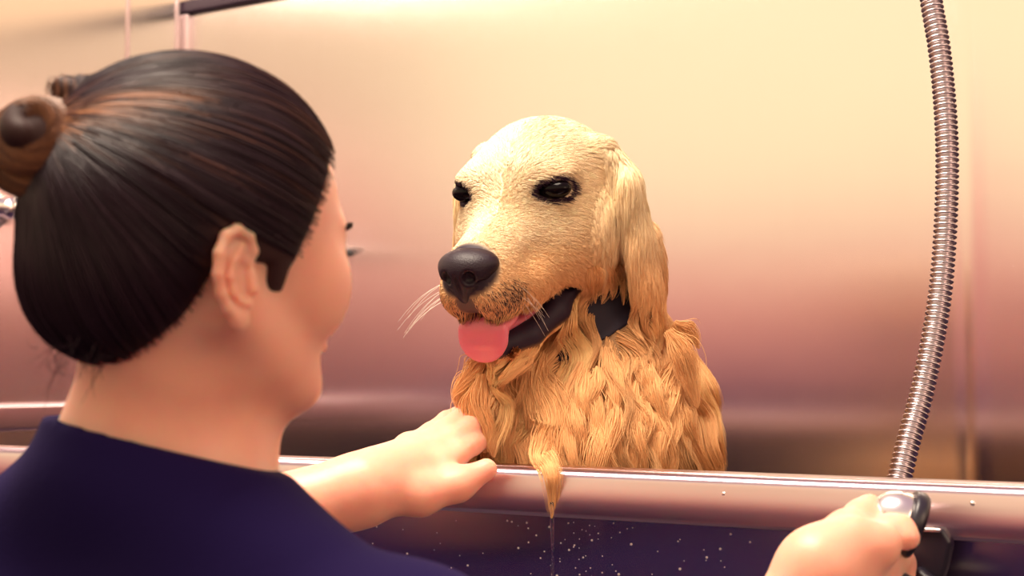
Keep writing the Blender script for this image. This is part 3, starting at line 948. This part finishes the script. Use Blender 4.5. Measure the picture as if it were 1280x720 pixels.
for s in (-1, 1):
    e = Sculpt(); e.E(WH, (166, s * 48, -50), (25, 25, 25)); v, q = e.field(.002).mesh(1)
    link('eye', np_mesh('eye', v, q), M_eyew, wroot)
    lp = []
    for k in range(16):
        a = -1 + 2 * k / 15
        r0 = WH.pt((191 - 8 * a * a, s * (50 + 24 * a), -46 - 6 * a * a))
        dd = WH.A[0] * 1 + s * WH.A[1] * (.5 * a + .25) + WH.A[2] * .15
        lp.append([r0 + dd * .0085 * t + WH.A[2] * .003 * t * t for t in np.linspace(0, 1, 5)])
    link('eyelashes', strands_mesh('eyelashes', np.array(lp), np.linspace(.0004, .0001, 5)[None].repeat(16, 0), np.full((16, 3), .01)), M_lip, wroot)
    bp = []
    for k in range(60):
        a = -1 + 2 * rng.random(); b_ = rng.random()
        r0 = WH.pt((196 - 20 * a * a - 6 * (a > 0) * a, s * (50 + 30 * a), -14 - 8 * a * a + 6 * b_))
        bp.append([r0 + (s * WH.A[1] * .006 + WH.A[2] * .001) * t for t in np.linspace(0, 1, 3)])
    link('eyebrow', strands_mesh('eyebrow', np.array(bp), np.full((60, 3), .0003), np.full((60, 3), .015)), M_hair, wroot)

# hair mass: a shell over the skull, cut along the hairline
HS = Sculpt()
HS.E(WH, (2, 0, 2), (200, 164, 184))
HS.E(WH, (-52, 0, -40), (146, 138, 156), 30)
HS.E(WH, (-92, 0, -100), (108, 106, 98), 30)
HS.C(P(86, 116, .742), P(78, 110, .742), .009, .007, .006)
HF0 = HS.field(.0026)
g = WH.loc(HF0.grid().astype(np.float32))
f_, s_a, u_ = g[..., 0], np.abs(g[..., 1]), g[..., 2]
front = f_ - (112 + .42 * np.clip(u_, -75, 200) - .0022 * np.clip(s_a - 60, 0, 200) ** 2 + 0)       # behind the forehead hairline
front = np.where(u_ > 110, front - .8 * (u_ - 110), front)
side_ = np.maximum(front, -72 - u_ )
side_ = np.minimum(side_, np.maximum(np.abs(f_ - 50) - 17, -108 - u_) + 0)        # sideburn in front of the ear
nape = np.maximum(f_ - np.interp(u_, [-200, -185, -135, -98, -60], [-110, -90, -54, -42, -30]), -200 - u_)
reg = np.minimum(side_, nape).astype(np.float32) * hs
HD2 = -smin(-HF0.D, -reg, .006)
HFld = Field(HD2.astype(np.float32), HF0.lo, HF0.h)
hV, hQ = HFld.mesh(3)
hair = link('hair', np_mesh('hair', hV, hQ), M_hairbase, wroot)
# combed strands running back to the bun
TIE = P(94, 180, .735)
def inreg(W):
    L = WH.loc(W)
    nn = HF0.sample(W)
    return (HFld.sample(W) > -.0025) & (nn > -.004)
def wts(W):
    return inreg(W) * 1.0
HR = sample_surface(hV, hQ, 15000, rng, wts)
npt = 16
def comb(W):
    d = TIE - W
    L = WH.loc(W)
    return d / (np.linalg.norm(d, axis=1, keepdims=True) + 1e-9)
pth = np.zeros((len(HR), npt, 3)); p = HR.copy()
lift_ = .0002 + .0030 * rng.random(len(HR)) ** 1.5
dist0 = np.linalg.norm(TIE - HR, axis=1)
step_ = np.minimum(.085 + .05 * rng.random(len(HR)), dist0 * 1.05) / (npt - 1)
wph = rng.random(len(HR)) * 6.28
for i in range(npt):
    nn = HF0.normal(p)
    s = HF0.sample(p)
    q = p - nn * (s - lift_ * math.sin(math.pi * min(1, (i + 1) / npt * 1.0)) ** .5)[:, None]
    pth[:, i] = q
    d = comb(q); d = d - nn * (d * nn).sum(1, keepdims=True); d /= np.linalg.norm(d, axis=1, keepdims=True) + 1e-9
    p = q + d * step_[:, None]
Lp_ = WH.loc(pth); near_ear = (((np.abs(Lp_[..., 1]) > 120) & ((((Lp_[..., 0] + 16) / 27) ** 2 + ((Lp_[..., 2] + 86) / 52) ** 2) < 1)).any(1))
HR, pth = HR[~near_ear], pth[~near_ear]
L = WH.loc(HR)
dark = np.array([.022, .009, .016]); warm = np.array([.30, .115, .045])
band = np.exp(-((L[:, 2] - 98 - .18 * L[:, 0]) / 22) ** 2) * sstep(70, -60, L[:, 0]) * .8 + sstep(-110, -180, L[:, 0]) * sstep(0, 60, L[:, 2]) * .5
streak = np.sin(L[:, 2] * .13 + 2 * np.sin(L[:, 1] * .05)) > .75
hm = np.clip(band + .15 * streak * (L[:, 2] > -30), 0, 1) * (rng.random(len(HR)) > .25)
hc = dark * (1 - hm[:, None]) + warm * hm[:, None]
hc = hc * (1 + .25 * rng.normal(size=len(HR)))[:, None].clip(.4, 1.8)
radh = np.full((len(HR), npt), .00042) * (np.sin(np.linspace(.25, math.pi - .1, npt)) ** .4)[None]
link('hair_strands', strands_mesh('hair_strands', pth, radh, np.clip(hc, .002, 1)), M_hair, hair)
# the bun: one thick rope coiled round itself
bunc = P(46, 172, .72)
ax = -WH.A[0] * .45 + WH.A[2] * .35 + WH.A[1] * .62; ax /= np.linalg.norm(ax)
e1 = np.cross(ax, WH.A[2]); e1 /= np.linalg.norm(e1); e2 = np.cross(ax, e1)
rope = []; rr = []
for i in range(90):
    t = i / 89; a = 2 * math.pi * 2.05 * t + .6
    R_ = .0205 * (1 - .62 * t ** 1.2)
    rope.append(bunc + (math.cos(a) * e1 + math.sin(a) * e2) * R_ + ax * (-.012 + .024 * t)); rr.append(.0098 - .002 * t)
rope = np.array(rope)
bs = Sculpt()
bs.C(TIE + ax * -.012, bunc, .017, .015, .004)
for i in range(0, 88, 2): bs.C(rope[i], rope[i + 2], rr[i], rr[i + 2], .0008)
bf = bs.field(.0018); v, q = bf.mesh(1)
bun = link('hair_bun', np_mesh('hair_bun', v, q), M_hairbase, wroot)
n = 2600
st = []; rd_ = []
a0 = rng.random(n) * 2 * math.pi; t0 = rng.random(n) * .8
for j in range(n):
    i0 = int(t0[j] * 78); ii = np.linspace(i0, min(89, i0 + 16), 12)
    c_ = np.stack([np.interp(ii, np.arange(90), rope[:, k]) for k in range(3)], 1)
    T_ = np.gradient(c_, axis=0); T_ /= np.linalg.norm(T_, axis=1)[:, None]
    A_ = np.cross(T_, ax); A_ /= np.linalg.norm(A_, axis=1)[:, None]; B_ = np.cross(T_, A_)
    an = a0[j] + np.linspace(0, 1.1, 12)
    R_ = np.interp(ii, np.arange(90), rr) + .0006 + .0004 * math.sin(j)
    st.append(c_ + (np.cos(an) * R_)[:, None] * A_ + (np.sin(an) * R_)[:, None] * B_)
st = np.array(st)
hm = (.25 + rng.random(n) * .75)[:, None]
link('hair_strands', strands_mesh('hair_strands', st, np.full((n, 12), .0004) * np.sin(np.linspace(.3, 2.9, 12))[None] ** .4, dark * (1 - hm) + warm * .8 * hm), M_hair, bun)
# loose wisps at the nape
wz = []
for k in range(36):
    r0 = WH.pt((-120 - 60 * rng.random(), (rng.random() - .3) * 120, -165 - 30 * rng.random()))
    d = -WH.A[0] * (.3 + .5 * rng.random()) - WH.A[2] * (.8) + WH.A[1] * (rng.random() - .5) * .5
    cv = rng.normal(size=3) * .008
    wz.append([r0 + d * (.008 + .014 * (k % 5) / 5) * t + cv * t * t for t in np.linspace(0, 1, 7)])
link('hair_wisps', strands_mesh('hair_wisps', np.array(wz), np.linspace(.0003, .0001, 7)[None].repeat(36, 0), np.tile(dark, (36, 1))), M_hair, hair)

# shirt
S_ = Sculpt()
g_ = .010
S_.C(WT.pt((-.012, 0, .022)), WT.pt((-.015, .105, -.070)), .046 + g_, .052 + g_, .03)
S_.C(WT.pt((-.012, 0, .022)), WT.pt((-.005, -.105, -.065)), .046 + g_, .052 + g_, .03)
S_.E(WT, (.005, 0, -.195), (.105 + g_, .150 + g_, .17 + g_), .05)
S_.E(WT, (.09, .07, -.20), (.055 + g_, .065 + g_, .06 + g_), .03); S_.E(WT, (.09, -.07, -.20), (.055 + g_, .065 + g_, .06 + g_), .03)
S_.C(mid + WT.A[1] * .04, mid - WT.A[1] * .04, .105 + .016, .105 + .016, .06)
S_.C(PEL + WT.A[1] * .06 + (0, 0, .03), PEL - WT.A[1] * .06 + (0, 0, .03), .128, .128, .06)
S_.C(SR, SR * .42 + ELR * .58, .050 + .018, .046 + .022, .03)
S_.C(SL, SL * .25 + ELL * .75, .050 + .014, .041 + .020, .03)
# collar
nk0, nk1 = WT.pt((.0, 0, .0)), WT.pt((-.004, 0, .052))
S_.C(nk0, nk1, .066, .062, .012)
SFd = S_.field(.0036)
G_ = SFd.grid().astype(np.float32)
Lw = WT.loc(G_)
x_, y_, z_ = Lw[..., 0], Lw[..., 1], Lw[..., 2]
# folds in the cloth
wr = .0036 * np.sin(58 * y_ + 40 * z_ + 2.5 * np.sin(23 * z_)) * sstep(-.05, -.16, z_) + .0026 * np.sin(90 * z_ - 50 * y_ + 2 * np.sin(31 * y_)) * sstep(.10, .17, y_) + .0018 * np.sin(75 * z_ + 30 * x_)
D_ = SFd.D + wr.astype(np.float32)
# neck opening
axn = nk1 - nk0; axn = axn / np.linalg.norm(axn)
qn = G_ - (nk0 + np.array([0, 0, 0])); tn = qn @ axn
dn = np.linalg.norm(qn - tn[..., None] * axn, axis=-1) - .0575
D_ = np.maximum(D_, -np.maximum(dn, .028 - tn))                          # hollow inside the collar
rim_h = .031 - .30 * x_ - .16 * y_
D_ = np.maximum(D_, np.where(tn > 0, tn - rim_h, D_))
# hollow sleeves' mouths and a straight hem
def mouth(D_, a, b, r, cut):
    ax_ = (b - a) / np.linalg.norm(b - a); q_ = G_ - a; t = q_ @ ax_
    rr_ = np.linalg.norm(q_ - t[..., None] * ax_, axis=-1)
    near = rr_ < .13
    D_ = np.where(near & (t > cut - .03), np.maximum(D_, t - cut), D_)
    return np.where(near & (t > cut - .04), np.maximum(D_, -(np.maximum(rr_ - r, (cut - .03) - t))), D_)
lr = np.linalg.norm(ELR - SR); ll = np.linalg.norm(ELL - SL)
D_ = mouth(D_, SR, ELR, .052, lr * .60); D_ = mouth(D_, SL, ELL, .050, ll * .80)
SF2 = Field(D_.astype(np.float32), SFd.lo, SFd.h)
v, q = SF2.mesh(2)
link('shirt', np_mesh('shirt', v, q), M_shirt, wroot)

# trousers and shoes (kneeling)
T_s = Sculpt()
kn = []
T_s.C(PEL + WT.A[1] * .07, PEL - WT.A[1] * .07, .124, .124, .04)
shoes = Sculpt()
fh = WT.A[0] * np.array([1, 1, 0]); fh /= np.linalg.norm(fh)
for s in (-1, 1):
    hip = PEL + WT.A[1] * s * .085
    knee = hip + fh * .09; knee[2] = .062
    ank = knee - fh * .40; ank[2] = .055
    T_s.C(hip, knee, .092, .062, .03); T_s.C(knee, ank, .060, .042, .02)
    toe = ank - fh * .07; toe[2] = .035
    sh = Sculpt(); sh.C(ank - fh * .015, toe, .040, .034, .01); t2 = toe + fh * .01; t2[2] = .02
    sh.C(ank + (0, 0, -.012) - fh * .02, t2 - fh * .10 + (0, 0, .012), .036, .030, .01)
    v, q = sh.field(.005).mesh(2); v[:, 2] = np.maximum(v[:, 2], .001)
    link('shoe', np_mesh('shoe', v, q), M_shoe, wroot)
v, q = T_s.field(.006).mesh(2); v[:, 2] = np.maximum(v[:, 2], .001)
link('trousers', np_mesh('trousers', v, q), M_trous, wroot)

# ------------------------------------------------------------------ shower head and its holder
hb = P(1108, 700, .955); ht = P(1117, 640, .955)
sh = empty('hand_shower', hb)
tag(sh, 'chrome handheld shower head with black rubber ring gripped by the right hand', 'shower head')
d_ = (ht - hb); d_ /= np.linalg.norm(d_)
b = MB()
zz = np.linspace(0, 1, 22)
hnd = [hb - d_ * .06 + d_ * t * .090 for t in zz]
b.sweep(hnd, [.0105 + .003 * math.sin(3 * t) for t in zz], 24); b.build('handle', M_chrome, sh, smooth=True)
fc = rgt * .80 - upv * .30 - fwd * .12; fc /= np.linalg.norm(fc)      # where the spray face points
cen = P(1129, 652, .95)
def lathe(b, o, ax, prof, n=40):
    u1 = np.cross(ax, [0, 0, 1.0]); u1 /= np.linalg.norm(u1); u2 = np.cross(ax, u1)
    V = []
    for h_, r_ in prof:
        for k in range(n):
            w = 2 * math.pi * k / n; V.append(o + ax * h_ + r_ * (math.cos(w) * u1 + math.sin(w) * u2))
    m = len(prof)
    F_ = [(i * n + k, (i + 1) * n + k, (i + 1) * n + (k + 1) % n, i * n + (k + 1) % n) for i in range(m - 1) for k in range(n)]
    b.add(V, F_ + [tuple(range(n)), tuple((m - 1) * n + k for k in range(n))[::-1]])
b = MB(); lathe(b, cen, fc, [(-.024, .0005), (-.0235, .006), (-.021, .0115), (-.016, .0165), (-.009, .0195), (-.002, .0205), (.002, .0205)])
b.build('head_dome', M_chrome, sh, smooth=True)
b = MB(); lathe(b, cen, fc, [(.001, .020), (.001, .0228), (.003, .0240), (.008, .0240), (.011, .0225), (.010, .0175), (.007, .017)])
b.build('rubber_ring', M_black, sh, smooth=True)
b = MB(); lathe(b, cen, fc, [(.005, .018), (.009, .0172), (.0105, .013), (.011, .0005)])
b.build('spray_face', M_chrome, sh, smooth=True)
for k in range(3):
    b = MB(); c = cen + fc * (-.0255 + 0) ; 
    a = 2.2 + k * .5
    u1 = np.cross(fc, [0, 0, 1.0]); u1 /= np.linalg.norm(u1); u2 = np.cross(fc, u1)
    c = cen - fc * .0140 + (math.cos(a) * u1 + math.sin(a) * u2) * .0170
    lathe(b, c, fc, [(-.004, .001), (-.003, .0028), (.003, .0028), (.004, .001)], 12); b.build('slot', M_black, sh, smooth=True)

# holder: black bracket hooked on the rim
cx = on_y(1160, 660, RY)[0]
hl = empty('shower_holder', (cx, RY, RZ - .03))
tag(hl, 'black plastic shower holder clipped under the bath rim, right of the shower head', 'holder')
b = MB()
V = []; 
outline = [(-.020, .004), (.014, .006), (.020, -.004), (.016, -.022), (.008, -.044), (-.010, -.050), (-.026, -.040), (-.024, -.016)]
for y in (RY - .001, RY - .016):
    V += [(cx + x, y, RZ - .036 + z) for x, z in outline]
n = len(outline)
b.add(V, [tuple(range(n)), tuple(range(n, 2 * n))[::-1]] + [(i, n + i, n + (i + 1) % n, (i + 1) % n) for i in range(n)])
b.build('bracket', M_black, hl, bevel=.003)
b = MB()
ring = [(cx - .008 + .024 * math.cos(a), RY - .020 - .0 - .020 * (1 + math.sin(a)), RZ - .062 - .012 * math.cos(a)) for a in np.linspace(-.9 * math.pi * .5, math.pi * 1.45, 26)]
b.sweep(ring, .0065, 14); b.build('cradle', M_black, hl, smooth=True)
b = MB(); b.box((cx - .019, RY - .018, RZ - .0335), (cx + .013, RY - .0015, RZ - .0305)); b.build('clip_plate', M_chrome, hl, bevel=.001)

# ------------------------------------------------------------------ water
wb = MB()
x0 = on_y(690, 640, RY - .012)
pts = [x0 + np.array([.0006 * math.sin(9 * t), 0, -.16 * t]) for t in np.linspace(-.05, 1, 24)]
wb.sweep(pts, [.0016 + .0005 * math.sin(20 * t) for t in np.linspace(0, 1, 24)], 8)
o = wb.build('water_trickle', M_water, smooth=True)
tag(o, 'thin trickle of water running off the wet fur lock below the rim', 'water')
rd = np.random.default_rng(11)
dV_, dQ_ = [], []
def drop(c, r, ax):
    m = 6
    base = len(dV_)
    u1 = np.array([1.0, 0, 0]); u2 = np.array([0, 0, 1.0])
    for h_, q_ in ((0, 1), (.45, .85), (.75, .5)):
        for k in range(m):
            w = 2 * math.pi * k / m; dV_.append(c + ax * h_ * r + r * q_ * (math.cos(w) * u1 + math.sin(w) * u2))
    dV_.append(c + ax * r * .85)
    for i in range(2):
        for k in range(m): dQ_.append((base + i * m + k, base + i * m + (k + 1) % m, base + (i + 1) * m + (k + 1) % m, base + (i + 1) * m + k))
    for k in range(m): dQ_.append((base + 2 * m + k, base + 2 * m + (k + 1) % m, base + 3 * m))
for _ in range(120):
    px = 440 + rd.random() * 800; py = 650 + rd.random() * 75
    if rd.random() < .35: px = 640 + rd.normal() * 70 + 60
    c = on_y(px, py, RY + .022)
    if c[2] < RZ - .043: drop(c, .0005 + .0008 * rd.random() ** 2, np.array([0, -1.0, 0]))
dm_ = mat('droplet', (.9, .8, .8), .1, .0, coat=1)
o = link('water_droplets', py_mesh('water_droplets', dV_, dQ_), dm_)
tag(o, 'tiny water droplets spattered on the front steel wall below the rim', 'water droplets', kind='stuff')
dV_, dQ_ = [], []
for _ in range(150):
    px = 900 + rd.random() * 350; py = 420 + rd.random() * 150
    c = on_y(px, py, WY); drop(c, .0008 + .0012 * rd.random() ** 2, np.array([0, -1.0, 0]))
o = link('water_droplets', py_mesh('water_droplets', dV_, dQ_), dm_)
tag(o, 'tiny water droplets spattered on the steel back panel right of the dog', 'water droplets', kind='stuff')
